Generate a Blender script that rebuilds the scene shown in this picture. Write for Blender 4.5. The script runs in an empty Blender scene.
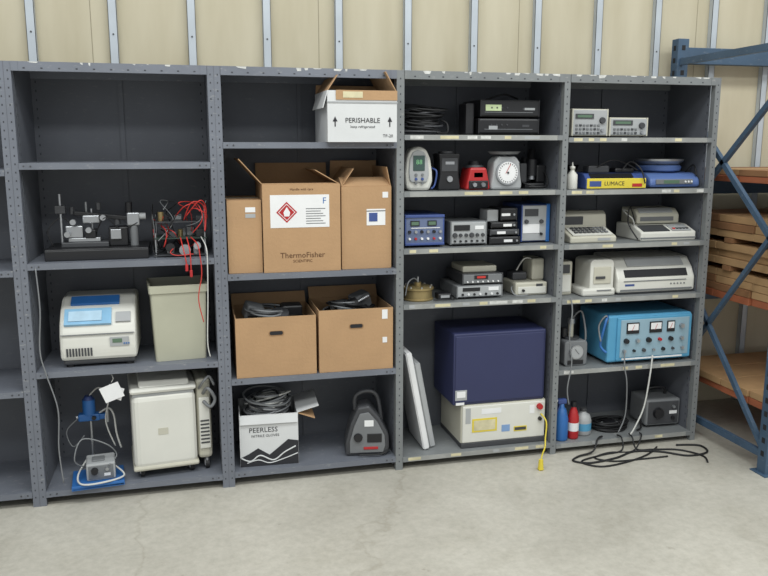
import bpy, bmesh, math, random
from mathutils import Vector, Matrix, Euler
random.seed(7)
S=bpy.context.scene
try:
    S.view_settings.view_transform='Standard'
except Exception: pass
def lin(c):
    o=[]
    for v in c:
        v/=255.0
        o.append(v/12.92 if v<=.04045 else ((v+.055)/1.055)**2.4)
    return (o[0],o[1],o[2],1)
MATS={}
def M(name,rgb,rough=.5,metal=0,var=.12,scale=6,bump=0,alpha=None,fine=None,scuff=0):
    if name in MATS: return MATS[name]
    m=bpy.data.materials.new(name); m.use_nodes=True
    nt=m.node_tree; N=nt.nodes; L=nt.links
    p=N['Principled BSDF']; p.inputs['Roughness'].default_value=rough; p.inputs['Metallic'].default_value=metal
    c=lin(rgb)
    if var>0:
        tc=N.new('ShaderNodeTexCoord'); no=N.new('ShaderNodeTexNoise'); no.inputs['Scale'].default_value=scale; no.inputs['Detail'].default_value=6
        L.new(tc.outputs['Object'],no.inputs['Vector'])
        r=N.new('ShaderNodeValToRGB')
        r.color_ramp.elements[0].position=.3; r.color_ramp.elements[1].position=.7
        r.color_ramp.elements[0].color=tuple(v*(1-var) for v in c[:3])+(1,)
        r.color_ramp.elements[1].color=tuple(min(1,v*(1+var)) for v in c[:3])+(1,)
        L.new(no.outputs['Fac'],r.inputs['Fac']); out=r.outputs['Color']
        if scuff:
            n3=N.new('ShaderNodeTexNoise'); n3.inputs['Scale'].default_value=38; n3.inputs['Detail'].default_value=8; n3.inputs['Roughness'].default_value=.7
            mp=N.new('ShaderNodeMapping'); mp.inputs['Scale'].default_value=(.5,1,1.6); L.new(tc.outputs['Object'],mp.inputs['Vector']); L.new(mp.outputs[0],n3.inputs['Vector'])
            r3=N.new('ShaderNodeValToRGB'); r3.color_ramp.elements[0].position=.58; r3.color_ramp.elements[1].position=.72
            r3.color_ramp.elements[0].color=(0,0,0,1); r3.color_ramp.elements[1].color=(scuff,scuff,scuff,1); L.new(n3.outputs['Fac'],r3.inputs['Fac'])
            mx=N.new('ShaderNodeMix'); mx.data_type='RGBA'; L.new(r3.outputs['Color'],mx.inputs[0]); L.new(out,mx.inputs[6]); mx.inputs[7].default_value=lin((190,188,180)); out=mx.outputs[2]
        L.new(out,p.inputs['Base Color'])
        if bump:
            bp=N.new('ShaderNodeBump'); bp.inputs['Strength'].default_value=bump; bp.inputs['Distance'].default_value=.01
            n2=N.new('ShaderNodeTexNoise'); n2.inputs['Scale'].default_value=fine or scale*8
            L.new(tc.outputs['Object'],n2.inputs['Vector'])
            L.new(n2.outputs['Fac'],bp.inputs['Height']); L.new(bp.outputs['Normal'],p.inputs['Normal'])
    else: p.inputs['Base Color'].default_value=c
    MATS[name]=m; return m
STEEL=M('shelf_steel',(110,114,123),.5,.1,.1,4,scuff=.4)
STEEL2=M('shelf_steel_green',(122,125,126),.5,.1,.1,4,scuff=.4)
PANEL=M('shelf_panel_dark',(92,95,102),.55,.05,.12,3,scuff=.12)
LIPM=M('shelf_lip',(146,147,144),.5,.05,.15,9,scuff=.6)
HOLE=M('hole_dark',(58,60,65),.8,0,0)
DARK=M('opening_dark',(30,30,33),.8,0,0)
CARD=M('cardboard',(172,138,102),.85,0,.07,5,.15,fine=60)
CARDI=M('cardboard_inner',(146,113,80),.9,0,.1,8)
CARDW=M('carton_white',(203,204,204),.7,0,.05,6)
WHITE=M('paper_white',(222,222,222),.6,0,.03,10)
MARK=M('tape_residue',(196,196,192),.7,0,.2,40)
OFFW=M('plastic_offwhite',(208,207,199),.45,0,.05,4)
BEIGE=M('plastic_beige',(186,183,168),.5,0,.06,5)
BIN=M('bin_beige',(172,171,152),.55,0,.06,5)
GREYL=M('grey_light',(160,162,163),.45,0,.06,8)
GREYM=M('grey_mid',(112,114,116),.45,0,.08,8)
GREYD=M('grey_dark',(62,63,66),.45,0,.1,8)
BLACK=M('black_plastic',(26,26,29),.4,0,.1,8)
RUB=M('black_rubber',(20,20,22),.6,0,0)
SILV=M('metal_silver',(175,177,180),.35,.85,.06,8)
BRASS=M('brass_aged',(158,140,98),.4,.6,.15,10)
NAVY=M('navy_paint',(44,49,84),.5,0,.08,3)
BLUE=M('blue_plastic',(44,100,164),.45,0,.08,8)
BLUEL=M('blue_light_paint',(80,148,184),.5,0,.08,5)
BLUED=M('blue_dark_plastic',(58,78,134),.45,0,.08,8)
SCBL=M('scale_blue',(84,108,160),.45,0,.06)
CYAN=M('lid_glass_blue',(132,176,206),.2,0,.1,10)
RED=M('red_plastic',(170,36,38),.45,0,.06,8)
REDW=M('red_wire',(190,52,46),.45,0,0)
YEL=M('yellow_plastic',(212,192,62),.5,0,.05,8)
LABY=M('label_cream',(198,190,156),.7,0,.2,14)
GREEN=M('lcd_green',(88,112,92),.25,0,.05,8)
RUST=M('board_reddish',(158,92,62),.7,0,.18,6)
RBLUE=M('rack_blue',(66,88,110),.5,.1,.12,6,scuff=.25)
WOOD=M('wood_board',(172,138,98),.8,0,.15,5)
WOODD=M('wood_board_dark',(136,98,66),.8,0,.18,5)
CABG=M('cable_grey',(120,122,124),.5,0,0)
CABW=M('cable_white',(196,196,192),.5,0,0)
GALV=M('galvanised',(184,191,197),.45,.2,.08,5)
INK=M('ink_dark',(40,40,44),.8,0,0)
INKB=M('ink_brown',(92,62,40),.8,0,0)

def catmull(P,n=6):
    P=[Vector(p) for p in P]
    if len(P)<3: return P
    out=[]
    for i in range(len(P)-1):
        a=P[max(i-1,0)];b=P[i];c=P[i+1];d=P[min(i+2,len(P)-1)]
        for k in range(n):
            t=k/n
            out.append(.5*((2*b)+(c-a)*t+(2*a-5*b+4*c-d)*t*t+(3*b-a-3*c+d)*t**3))
    out.append(P[-1]); return out
class B:
    def __init__(s,name,loc=(0,0,0),rz=0):
        s.name=name;s.loc=loc;s.rz=rz;s.v=[];s.f=[];s.m=[];s.sm=[];s.mats=[]
    def mi(s,m):
        if m not in s.mats: s.mats.append(m)
        return s.mats.index(m)
    def add(s,vs,fs,mat,smooth=False):
        o=len(s.v); s.v+= [tuple(v) for v in vs]; k=s.mi(mat)
        for f in fs: s.f.append([i+o for i in f]); s.m.append(k); s.sm.append(smooth)
    def bm(s,bm,mat,smooth=False):
        bm.verts.index_update()
        s.add([v.co.copy() for v in bm.verts],[[v.index for v in f.verts] for f in bm.faces],mat,smooth); bm.free()
    def box(s,x0,x1,y0,y1,z0,z1,mat,bev=0,rot=None,seg=2):
        bm=bmesh.new(); bmesh.ops.create_cube(bm,size=1)
        d=Vector((x1-x0,y1-y0,z1-z0)); c=Vector(((x0+x1)/2,(y0+y1)/2,(z0+z1)/2))
        for v in bm.verts: v.co=Vector((v.co.x*d.x,v.co.y*d.y,v.co.z*d.z))
        if bev: bmesh.ops.bevel(bm,geom=bm.edges[:],offset=min(bev,min(d)*.48),segments=seg,affect='EDGES',profile=.5)
        R=Euler(rot).to_matrix() if rot else Matrix.Identity(3)
        for v in bm.verts: v.co=R@v.co+c
        s.bm(bm,mat)
    def lathe(s,prof,c,mat,rot=None,n=20,smooth=False):
        R=Euler(rot).to_matrix() if rot else Matrix.Identity(3); c=Vector(c)
        ring=lambda r,z:[R@Vector((r*math.cos(2*math.pi*i/n),r*math.sin(2*math.pi*i/n),z))+c for i in range(n)]
        if smooth:
            vs=[];fs=[]
            for (r,z) in prof: vs+=ring(max(r,1e-4),z)
            for k in range(len(prof)-1):
                for i in range(n): fs.append([k*n+i,k*n+(i+1)%n,(k+1)*n+(i+1)%n,(k+1)*n+i])
            s.add(vs,fs,mat,True)
        else:
            for k in range(len(prof)-1):
                (r0,z0),(r1,z1)=prof[k],prof[k+1]
                s.add(ring(max(r0,1e-5),z0)+ring(max(r1,1e-5),z1),[[i,(i+1)%n,n+(i+1)%n,n+i] for i in range(n)],mat,abs(z1-z0)>1e-6)
    def cyl(s,c,r,h,mat,rot=None,r2=None,n=20):
        r2=r if r2 is None else r2
        s.lathe([(0,0),(r,0),(r2,h),(0,h)],c,mat,rot,n)
    def knob(s,x,z,r,mat,y=0,d=.012):
        s.cyl((x,y,z),r,d,mat,(math.pi/2,0,0),r*.88,14)
    def tube(s,pts,r,mat,n=6,sub=6,closed=False):
        P=catmull(pts,sub)
        vs=[];fs=[];prev=None
        for i,p in enumerate(P):
            t=(P[min(i+1,len(P)-1)]-P[max(i-1,0)])
            if t.length<1e-9: t=Vector((1,0,0))
            t.normalize()
            if prev is None:
                a=t.cross(Vector((0,0,1)) if abs(t.z)<.9 else Vector((1,0,0))).normalized()
            else:
                a=prev-t*prev.dot(t)
                a=a.normalized() if a.length>1e-6 else t.orthogonal().normalized()
            prev=a; b=t.cross(a)
            for k in range(n):
                an=2*math.pi*k/n; vs.append(p+a*math.cos(an)*r+b*math.sin(an)*r)
        for i in range(len(P)-1):
            for k in range(n): fs.append([i*n+k,i*n+(k+1)%n,(i+1)*n+(k+1)%n,(i+1)*n+k])
        fs.append(list(range(n))[::-1]); fs.append([(len(P)-1)*n+k for k in range(n)])
        s.add(vs,fs,mat,True)
    def prism(s,prof,a,b,mat,axis='x',bev=0):
        def P(p,t): return {'x':Vector((t,p[0],p[1])),'y':Vector((p[0],t,p[1])),'z':Vector((p[0],p[1],t))}[axis]
        bm=bmesh.new(); A=[bm.verts.new(P(p,a)) for p in prof]; C=[bm.verts.new(P(p,b)) for p in prof]
        n=len(prof); bm.faces.new(A); bm.faces.new(C[::-1])
        for i in range(n): bm.faces.new([A[i],C[i],C[(i+1)%n],A[(i+1)%n]])
        bmesh.ops.recalc_face_normals(bm,faces=bm.faces[:])
        if bev: bmesh.ops.bevel(bm,geom=bm.edges[:],offset=bev,segments=2,affect='EDGES',profile=.5)
        s.bm(bm,mat)
    def plate(s,p0,p1,d,mat,t=.004):
        p0,p1,d=Vector(p0),Vector(p1),Vector(d); nrm=(p1-p0).cross(d).normalized()*t/2
        q=[p0,p1,p1+d,p0+d]; vs=[v-nrm for v in q]+[v+nrm for v in q]
        s.add(vs,[[0,3,2,1],[4,5,6,7],[0,1,5,4],[1,2,6,5],[2,3,7,6],[3,0,4,7]],mat)
    def lab(s,x,z,w,h,mat=None,y=0,t=.0015):
        s.box(x-w/2,x+w/2,y-t,y+.0005,z-h/2,z+h/2,mat or WHITE)
    def text(s,txt,x,z,size,mat,y=-.001):
        cu=bpy.data.curves.new('t','FONT'); cu.body=txt; cu.size=size; cu.align_x='CENTER'; cu.align_y='CENTER'; cu.resolution_u=2
        ob=bpy.data.objects.new('t',cu); S.collection.objects.link(ob)
        bpy.context.view_layer.update()
        me=bpy.data.meshes.new_from_object(ob.evaluated_get(bpy.context.evaluated_depsgraph_get()))
        vs=[Vector((x+v.co.x,y,z+v.co.y)) for v in me.vertices]
        s.add(vs,[list(p.vertices) for p in me.polygons],mat)
        bpy.data.objects.remove(ob); bpy.data.curves.remove(cu); bpy.data.meshes.remove(me)
    def pile(s,c,rx,ry,h,n,r,mat,seed=1,tilt=.5):
        rd=random.Random(seed)
        for k in range(n):
            a=rd.uniform(.55,1);e=rd.uniform(.6,1);z=rd.uniform(0,h);ph=rd.uniform(0,6.28)
            tx=rd.uniform(-tilt,tilt);ty=rd.uniform(-tilt,tilt);pts=[]
            for i in range(9):
                an=ph+i*2*math.pi/8*.98
                x=math.cos(an)*rx*a*(1+rd.uniform(-.08,.08));y=math.sin(an)*ry*e*(1+rd.uniform(-.08,.08))
                pts.append((c[0]+x,c[1]+y,max(c[2]+r+.002,c[2]+z+x*tx*.6+y*ty*.6)))
            s.tube(pts,r,mat,5,4)
    def done(s,parent=None):
        me=bpy.data.meshes.new(s.name); me.from_pydata([tuple(v) for v in s.v],[],s.f)
        for m in s.mats: me.materials.append(m)
        me.polygons.foreach_set('material_index',s.m); me.polygons.foreach_set('use_smooth',s.sm); me.update()
        ob=bpy.data.objects.new(s.name,me); S.collection.objects.link(ob)
        ob.location=s.loc; ob.rotation_euler=(0,0,s.rz); return ob

# ---------------------------------------------------------------- room
def concrete():
    m=bpy.data.materials.new('concrete_floor'); m.use_nodes=True; nt=m.node_tree;N=nt.nodes;L=nt.links;p=N['Principled BSDF']
    tc=N.new('ShaderNodeTexCoord')
    def noise(sc,det=8,ro=.6):
        n=N.new('ShaderNodeTexNoise');n.inputs['Scale'].default_value=sc;n.inputs['Detail'].default_value=det;n.inputs['Roughness'].default_value=ro;L.new(tc.outputs['Object'],n.inputs['Vector']);return n
    def mul(a,b,f):
        x=N.new('ShaderNodeMix');x.data_type='RGBA';x.blend_type='MULTIPLY';x.inputs[0].default_value=f
        L.new(a,x.inputs[6]);L.new(b,x.inputs[7]);return x.outputs[2]
    def ramp(src,p0,c0,p1,c1):
        r=N.new('ShaderNodeValToRGB');r.color_ramp.elements[0].position=p0;r.color_ramp.elements[1].position=p1;r.color_ramp.elements[0].color=c0;r.color_ramp.elements[1].color=c1;L.new(src,r.inputs['Fac']);return r.outputs['Color']
    W1=(1,1,1,1)
    base=ramp(noise(1.3).outputs['Fac'],.35,lin((171,167,156)),.68,lin((190,186,175)))
    b=noise(24,10,.74)
    c=mul(base,ramp(b.outputs['Fac'],.3,(.7,.7,.68,1),.6,W1),.65)
    c=mul(c,ramp(noise(3.2,9,.7).outputs['Fac'],.3,(.82,.81,.78,1),.5,W1),.6)
    vo=N.new('ShaderNodeTexVoronoi');vo.feature='DISTANCE_TO_EDGE';vo.inputs['Scale'].default_value=.45
    w=noise(1.6,5);ad=N.new('ShaderNodeMixRGB');ad.inputs[0].default_value=.3;L.new(tc.outputs['Object'],ad.inputs[1]);L.new(w.outputs['Color'],ad.inputs[2]);L.new(ad.outputs[0],vo.inputs['Vector'])
    c=mul(c,ramp(vo.outputs['Distance'],0,(.72,.7,.66,1),.0025,W1),.45)
    c=mul(c,ramp(noise(5.5,4,.6).outputs['Fac'],.26,(.5,.47,.42,1),.33,W1),.6)
    c=mul(c,ramp(noise(60,3,.6).outputs['Fac'],.24,(.45,.42,.38,1),.3,W1),.5)
    L.new(c,p.inputs['Base Color']);p.inputs['Roughness'].default_value=.6
    bp=N.new('ShaderNodeBump');bp.inputs['Strength'].default_value=.1;bp.inputs['Distance'].default_value=.01;L.new(b.outputs['Fac'],bp.inputs['Height']);L.new(bp.outputs['Normal'],p.inputs['Normal'])
    return m
def wallmat():
    m=bpy.data.materials.new('wall_board');m.use_nodes=True;nt=m.node_tree;N=nt.nodes;L=nt.links;p=N['Principled BSDF']
    tc=N.new('ShaderNodeTexCoord');mp=N.new('ShaderNodeMapping');mp.inputs['Scale'].default_value=(3,1,.6);L.new(tc.outputs['Object'],mp.inputs['Vector'])
    n=N.new('ShaderNodeTexNoise');n.inputs['Scale'].default_value=2;n.inputs['Detail'].default_value=7;L.new(mp.outputs[0],n.inputs['Vector'])
    r=N.new('ShaderNodeValToRGB');r.color_ramp.elements[0].position=.3;r.color_ramp.elements[1].position=.7
    r.color_ramp.elements[0].color=lin((182,173,148));r.color_ramp.elements[1].color=lin((198,190,167));L.new(n.outputs['Fac'],r.inputs['Fac']);L.new(r.outputs['Color'],p.inputs['Base Color'])
    p.inputs['Roughness'].default_value=.8;return m
WT=.64
w=B('wall_back');w.box(-4,8,WT,WT+.15,0,5,wallmat())
for xx in (-.9,.32,1.54,2.76,3.98): w.box(xx-.002,xx+.002,WT-.001,WT,0,5,M('seam',(150,142,122),.9,0,0))
w.done()
fl=B('floor');fl.box(-4,8,-8,WT,-.1,0,concrete());fl.done()
for k in range(-6,16):
    x=.027+.406*k
    st=B('trim_stud');st.box(x-.022,x+.022,WT-.037,WT-.0345,0.002,4.9,GALV);st.box(x-.022,x-.0195,WT-.037,WT-.001,.002,4.9,GALV);st.box(x+.0195,x+.022,WT-.037,WT-.001,.002,4.9,GALV)
    for z in (2.35,2.75,3.3): st.cyl((x,WT-.0365,z),.005,.003,GREYD,(math.pi/2,0,0),n=8)
    st.done()

# ---------------------------------------------------------------- shelving
W=.925;H=2.143;D=.45
PW=[.062,.062,.04,.034,.034]
def post(b,x,w,mat):
    b.box(x-w/2,x+w/2,0,.003,.0,H,mat)
    for sx in (-w/2,w/2-.003): b.box(x+sx,x+sx+.003,.003,.038,0,H,mat)
    if w>.05: b.box(x-.0012,x+.0012,-.0006,.001,0,H,PANEL)
    cols=[-w*.27,w*.27] if w>.05 else [0]
    z=.05
    while z<H-.03:
        for c in cols: b.box(x+c-.0028,x+c+.0028,-.0006,.0005,z-.004,z+.004,HOLE)
        z+=.038
    b.box(x-w/2,x+w/2,D-.003,D,0,H,mat)
def unit(i,x0,x1,w0,w1,zs,mat,lip,last=False,lh=.03):
    b=B('metal_shelving_unit')
    post(b,x0,w0,mat)
    if last: post(b,x1,w1,mat)
    a=x0+w0/2+.001;c=x1-w1/2-.001
    b.box(a,c,D-.004,D,.02,H-.002,PANEL)
    b.box(a,a+.002,.04,D-.004,.02,H-.002,PANEL); b.box(c-.002,c,.04,D-.004,.02,H-.002,PANEL)
    z=.1
    while z<H-.05:
        for xx in (a+.0022,c-.0028): b.box(xx,xx+.0006,.052,.058,z,z+.014,HOLE)
        for xx in (a+.02,c-.026): b.box(xx,xx+.006,D-.0046,D-.004,z,z+.012,HOLE)
        z+=.045
    xm=(a+c)/2;b.box(xm-.012,xm+.012,D-.012,D-.004,.02,H-.02,PANEL)
    for k,z in enumerate(zs+[H]):
        top=k==len(zs)
        l=.042 if top else lh
        ff=-.002
        b.box(a,c,.001,D-.005,z-.003,z,PANEL if top else mat)
        b.box(a,c,ff,.001,z-l,z,mat if (top or lip is None) else lip)
        b.box(a,c,.001,.018,z-l,z-l+.002,mat)
        b.box(a,c,D-.02,D-.016,z-l,z-.003,mat)
        b.box(a+.01,c-.01,D*.45,D*.45+.05,z-.018,z-.003,PANEL)
        rd=random.Random(i*10+k)
        if top:
            x=a+.02
            while x<c-.03:
                ww=rd.uniform(.006,.05)
                if rd.random()<.62:
                    h1=rd.uniform(.004,.016);xe=min(x+ww,c)
                    b.prism([(x,z-.001),(xe,z-.001),(xe-ww*rd.uniform(0,.3),z-h1),(x+ww*rd.uniform(0,.3),z-h1*rd.uniform(.4,1.2))],ff-.0008,ff,MARK,'y')
                x+=ww+rd.uniform(.005,.06)
            x=a+.05
            while x<c-.02:
                b.box(x,x+.009,ff-.0008,ff,z-l+.01,z-l+.016,HOLE); x+=.075
        elif lip is not None:
            x=a+.03
            while x<c-.06:
                ww=rd.uniform(.03,.11)
                if rd.random()<.62: b.box(x,min(x+ww,c-.01),ff-.001,ff,z-l+.006,z-.004,rd.choice([LABY,MARK,LABY,GREYL]))
                x+=ww+rd.uniform(.01,.1)
        else:
            for x in (a+.02,a+.05,c-.05,c-.02): b.cyl((x,ff,z-l/2),.004,.003,GREYD,(math.pi/2,0,0),n=8)
        b.box(a,a+.03,-.004,ff,z-l,z+.0,mat) ; b.box(c-.03,c,-.004,ff,z-l,z,mat)
    b.done()
unit(0,-W,0,.062,PW[0],[.08,.60,1.19,1.66],STEEL,None)
Z1=[.075,.688,1.219,1.689];Z2=[.08,.585,1.131,1.785];Z3=[.07,.932,1.23,1.531,1.823];Z4=[.06,.502,.915,1.225,1.527,1.812]
unit(1,0,W,PW[0],PW[1],Z1,STEEL,None)
unit(2,W,2*W,PW[1],PW[2],Z2,STEEL,None)
unit(3,2*W,3*W,PW[2],PW[3],Z3,STEEL2,LIPM,lh=.026)
unit(4,3*W,4*W,PW[3],PW[4],Z4,STEEL2,LIPM,last=True,lh=.026)
E=.001

# ---------------------------------------------------------------- unit 1
def rrect(x0,x1,z0,z1,r,n=5):
    P=[]
    for cx_,cz_,a0 in((x1-r,z1-r,0),(x0+r,z1-r,90),(x0+r,z0+r,180),(x1-r,z0+r,270)):
        for k in range(n+1):
            a=math.radians(a0+90*k/n); P.append((cx_+r*math.cos(a),cz_+r*math.sin(a)))
    return P
z=Z1[2]+E
b=B('micromanipulator_rig',(.33,.05,z))
b.box(-.23,.25,.02,.3,.03,.055,BLACK,.004)
for x in(-.2,.2):
    for y in(.05,.25): b.cyl((x,y,0),.018,.03,RUB)
b.box(-.23,.25,.01,.03,.0,.05,BLACK,.004)
b.box(-.16,.06,.08,.2,.055,.08,GREYD,.004); b.box(-.13,.02,.1,.18,.08,.1,SILV,.003)
b.box(-.14,-.06,.1,.16,.1,.16,SILV,.005); b.box(-.05,.0,.09,.17,.1,.14,BLACK,.004)
b.cyl((-.16,.12,.055),.007,.26,SILV,n=10); b.cyl((-.02,.15,.1),.006,.14,SILV,n=10)
b.box(-.185,-.135,.1,.14,.22,.26,GREYD,.005); b.box(-.06,.02,.11,.17,.17,.21,SILV,.006)
b.box(-.1,.16,.12,.14,.195,.215,BLACK,.003,rot=(0,.12,0))
for x,zz in((-.1,.18),(-.03,.14),(.04,.2),(-.13,.12)): b.cyl((x,.1,zz),.014,.03,SILV,(math.pi/2,0,0),n=14)
for x,zz,r in((-.11,.215,.012),(.015,.235,.013),(.1,.16,.016)): b.cyl((x,.14,zz),r,.035,GREYD,n=12)
b.box(.06,.15,.1,.18,.055,.15,BLACK,.006); b.box(.07,.12,.09,.1,.09,.14,SILV,.003)
b.cyl((.18,.12,.055),.02,.1,GREYM,n=14); b.box(.15,.21,.1,.16,.155,.22,SILV,.006); b.cyl((.16,.13,.22),.017,.05,BLACK,n=14); b.cyl((.21,.12,.2),.017,.03,GREYL,(0,math.pi/2,0),n=14)
b.cyl((-.05,.2,.21),.005,.06,GREYL,n=8)
b.tube([(-.2,.1,.06),(-.22,.1,.14),(-.15,.12,.2),(-.08,.12,.1)],.003,RUB); b.tube([(0,.1,.12),(.05,.07,.2),(.12,.1,.14),(.2,.1,.17)],.003,RUB)
b.done()
b=B('circuit_board_assembly',(.735,.06,z))
b.box(-.13,.13,.02,.2,.005,.012,GREYD); b.box(-.13,.13,.02,.2,.09,.095,M('pcb_green',(48,66,58),.4,0,.1)); b.box(-.12,.1,.04,.2,.17,.175,GREYD)
for x in(-.12,.12):
    for y in(.03,.19): b.cyl((x,y,0),.005,.2 if y>.1 else .12,SILV,n=8)
rd=random.Random(3)
for k in range(14):
    x=rd.uniform(-.12,.1);y=rd.uniform(.03,.17);lv=rd.choice([.012,.095,.175]);hh=rd.uniform(.015,.045)
    if rd.random()<.5: b.cyl((x,y,lv),rd.uniform(.008,.016),hh,rd.choice([SILV,BLACK,GREYL,BRASS]),n=12)
    else: b.box(x,x+.035,y,y+.025,lv,lv+hh,rd.choice([BLACK,GREYD,GREYL]),.002)
b.cyl((.02,.03,.035),.028,.03,SILV,(math.pi/2,0,0)); b.cyl((-.05,.03,.05),.022,.04,BLACK,(math.pi/2,0,0)); b.cyl((.08,.03,.055),.018,.03,GREYL,(math.pi/2,0,0))
for k in range(18):
    pts=[(rd.uniform(-.14,.12),rd.uniform(-.01,.15),rd.uniform(.03,.2))]
    for j in range(4): pts.append((pts[-1][0]+rd.uniform(-.08,.08),rd.uniform(-.03,.15),min(.27,max(.03,pts[-1][2]+rd.uniform(-.1,.12)))))
    pts=[(max(-.13,min(.13,p[0])),p[1],p[2]) for p in pts]
    b.tube(pts,.0022,rd.choice([REDW,REDW,RUB,RUB,CABG,RUB]),5)
b.tube([(.02,.05,.18),(.06,-.0,.27),(.12,.02,.25),(.12,-.02,.13),(.13,.02,.24),(.1,.0,.28),(.03,.03,.2)],.0032,REDW)
b.tube([(-.02,.05,.2),(.03,-.0,.255),(.09,.02,.26),(.11,-.02,.19),(.06,.0,.12)],.0026,REDW)
b.tube([(.05,.0,.1),(.08,-.06,.07),(.09,-.078,.02),(.095,-.075,-.08),(.075,-.075,-.2),(.095,-.075,-.32)],.0028,REDW)
b.tube([(.0,.0,.1),(.01,-.06,.06),(.02,-.078,.01),(.025,-.075,-.03)],.003,REDW); b.tube([(.03,0,.1),(.04,-.06,.06),(.045,-.078,.01),(.045,-.075,-.06)],.003,REDW); b.tube([(-.03,0,.05),(-.05,-.03,.03),(-.02,-.04,.015),(.06,-.04,.02)],.0025,REDW)
b.box(.018,.032,-.083,-.068,-.06,-.025,RED,.003); b.box(.038,.052,-.083,-.068,-.09,-.055,RED,.003)
b.tube([(.1,.0,.1),(.12,-.06,.06),(.125,-.08,.0),(.12,-.078,-.2),(.11,-.078,-.42),(.12,-.075,-.5)],.003,CABW)
b.done()
z=Z1[1]+E
b=B('benchtop_centrifuge',(.32,.04,z),.0)
b.prism([(.0,.035),(-.005,.09),(.0,.16),(.025,.22),(.09,.285),(.17,.325),(.34,.33),(.365,.29),(.365,.035)],-.18,.18,OFFW,'x',.018)
b.box(-.17,.17,.012,.35,.012,.04,GREYD,.01)
for x in(-.14,.14):
    for y in(.04,.3): b.cyl((x,y,0),.02,.014,RUB)
b.plate((-.155,.012,.212),(.065,.012,.212),(0,.066,.066),CYAN,.016)
b.plate((-.135,.02,.228),(.02,.02,.228),(0,.04,.04),M('lid_inner',(170,198,216),.3,0,.1,20),.017)
b.plate((-.13,.1,.298),(.1,.1,.298),(0,.055,.027),BLUE,.014)
b.plate((.085,.02,.218),(.155,.02,.218),(0,.04,.04),GREYL,.014)
b.box(-.172,.172,-.007,-.001,.165,.169,GREYM)
b.lab(.1,.125,.09,.045,GREYL,-.004,.004); b.lab(.09,.13,.045,.02,GREEN,-.008,.002)
for k in range(3): b.knob(.122+.011*k,.115,.004,BLUE,-.008,.004)
for k in range(9): b.box(-.15+.014*k,-.142+.014*k,-.008,-.003,.06,.1,GREYD)
b.done()
b=B('beige_equipment_case',(.715,.045,z),.08)
def ringr(w,d,zz,r=.012):
    return [(p[0],p[1]+.15,zz) for p in rrect(-w/2,w/2,-d/2,d/2,r,3)]
rings=[ringr(.25,.25,0),ringr(.275,.27,.35),ringr(.29,.285,.352),ringr(.29,.285,.39),ringr(.272,.267,.391),ringr(.26,.255,.35),ringr(.235,.235,.012)]
n=len(rings[0]);vs=[p for r in rings for p in r];fs=[]
for k in range(len(rings)-1):
    for i in range(n): fs.append([k*n+i,k*n+(i+1)%n,(k+1)*n+(i+1)%n,(k+1)*n+i])
fs.append(list(range(n))[::-1]);fs.append([(len(rings)-1)*n+i for i in range(n)])
b.add(vs,fs,BIN);b.box(-.12,.12,.04,.26,.2,.33,GREYD,.02);b.done()
z=Z1[0]+E
b=B('refrigerated_cabinet_on_casters',(.655,.045,z),.10)
b.box(-.20,.12,.0,.34,.05,.45,OFFW,.035,seg=3)
b.box(-.205,.125,-.005,.345,.455,.485,OFFW,.014); b.box(-.19,.11,.01,.33,.44,.46,GREYL)
b.prism([(.01,.485),(.04,.51),(.3,.53),(.33,.485)],-.16,.09,OFFW,'x',.008)
b.box(-.205,.125,-.004,.345,.045,.07,BEIGE,.01)
b.box(.125,.20,.03,.34,.06,.50,BEIGE,.02)
b.box(.135,.19,.02,.032,.12,.4,OFFW,.004)
for k in range(7): b.box(.14,.185,.017,.021,.15+k*.02,.158+k*.02,GREYD)
b.tube([(.16,.03,.42),(.18,-.02,.46),(.215,-.02,.4),(.19,-.02,.36),(.16,.02,.38)],.009,GREYM)
b.tube([(.14,.03,.45),(.16,-.02,.5),(.19,-.01,.52),(.215,.0,.47)],.007,CABG)
b.lab(-.05,.25,.05,.035,BEIGE,0,.002)
for x in(-.16,.09,.17):
    for y in(.05,.29):
        b.cyl((x,y,.04),.012,.02,SILV,n=10); b.cyl((x-.01,y,.024),.024,.02,RUB,(0,math.pi/2,0),n=16)
        b.box(x-.014,x-.01,y-.015,y+.015,.02,.05,SILV)
b.done()
b=B('peristaltic_pump_base',(.285,.0,z),.1)
b.box(-.13,.12,-.03,.2,.004,.02,BLUE,.004)
b.box(-.13,.12,-.03,-.022,.004,.028,BLUE,.002)
b.box(-.06,.08,.03,.17,.02,.11,GREYL,.008)
b.box(-.05,.07,.027,.032,.03,.1,GREYM,.002)
b.knob(-.02,.075,.018,BLACK,.027,.02); b.knob(.04,.08,.01,SILV,.027,.012); b.lab(.04,.05,.03,.015,WHITE,.027)
b.box(-.03,.03,.06,.12,.11,.118,GREYM,.003)
b.tube([(.08,.1,.06),(.12,.02,.035),(.03,-.04,.037),(-.08,-.03,.035),(-.1,.06,.05),(-.05,.16,.1)],.005,CABW)
b.tube([(-.06,.1,.07),(-.11,.03,.14),(-.07,.05,.24),(.04,.06,.2),(.09,.1,.12),(.05,.02,.1)],.0035,CABG)
b.done()
b=B('stirrer_motor',(.23,.24,z),.0)
b.cyl((0,.02,0),.035,.015,GREYD); b.cyl((0,.02,.01),.008,.30,SILV,n=10)
b.cyl((-.005,.02,.30),.032,.08,BLUE); b.cyl((-.005,.02,.38),.028,.02,BLUED,r2=.018); b.box(-.06,.05,-.005,.045,.265,.305,BLUE,.008)
b.box(.045,.08,.0,.04,.27,.3,BLUE,.006);b.cyl((.085,.02,.25),.01,.07,SILV,n=10)
b.knob(.02,.285,.012,BLACK,-.005,.012); b.cyl((-.07,.02,.285),.012,.04,SILV,(0,math.pi/2,0),n=12)
b.tube([(.03,.02,.29),(.09,.0,.33),(.12,-.02,.3),(.13,-.03,.2),(.15,-.04,.12)],.005,CABW); b.tube([(0,.02,.4),(.05,.02,.44),(.1,0,.4),(.08,-.03,.27),(.12,-.03,.13)],.004,CABW)
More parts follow.
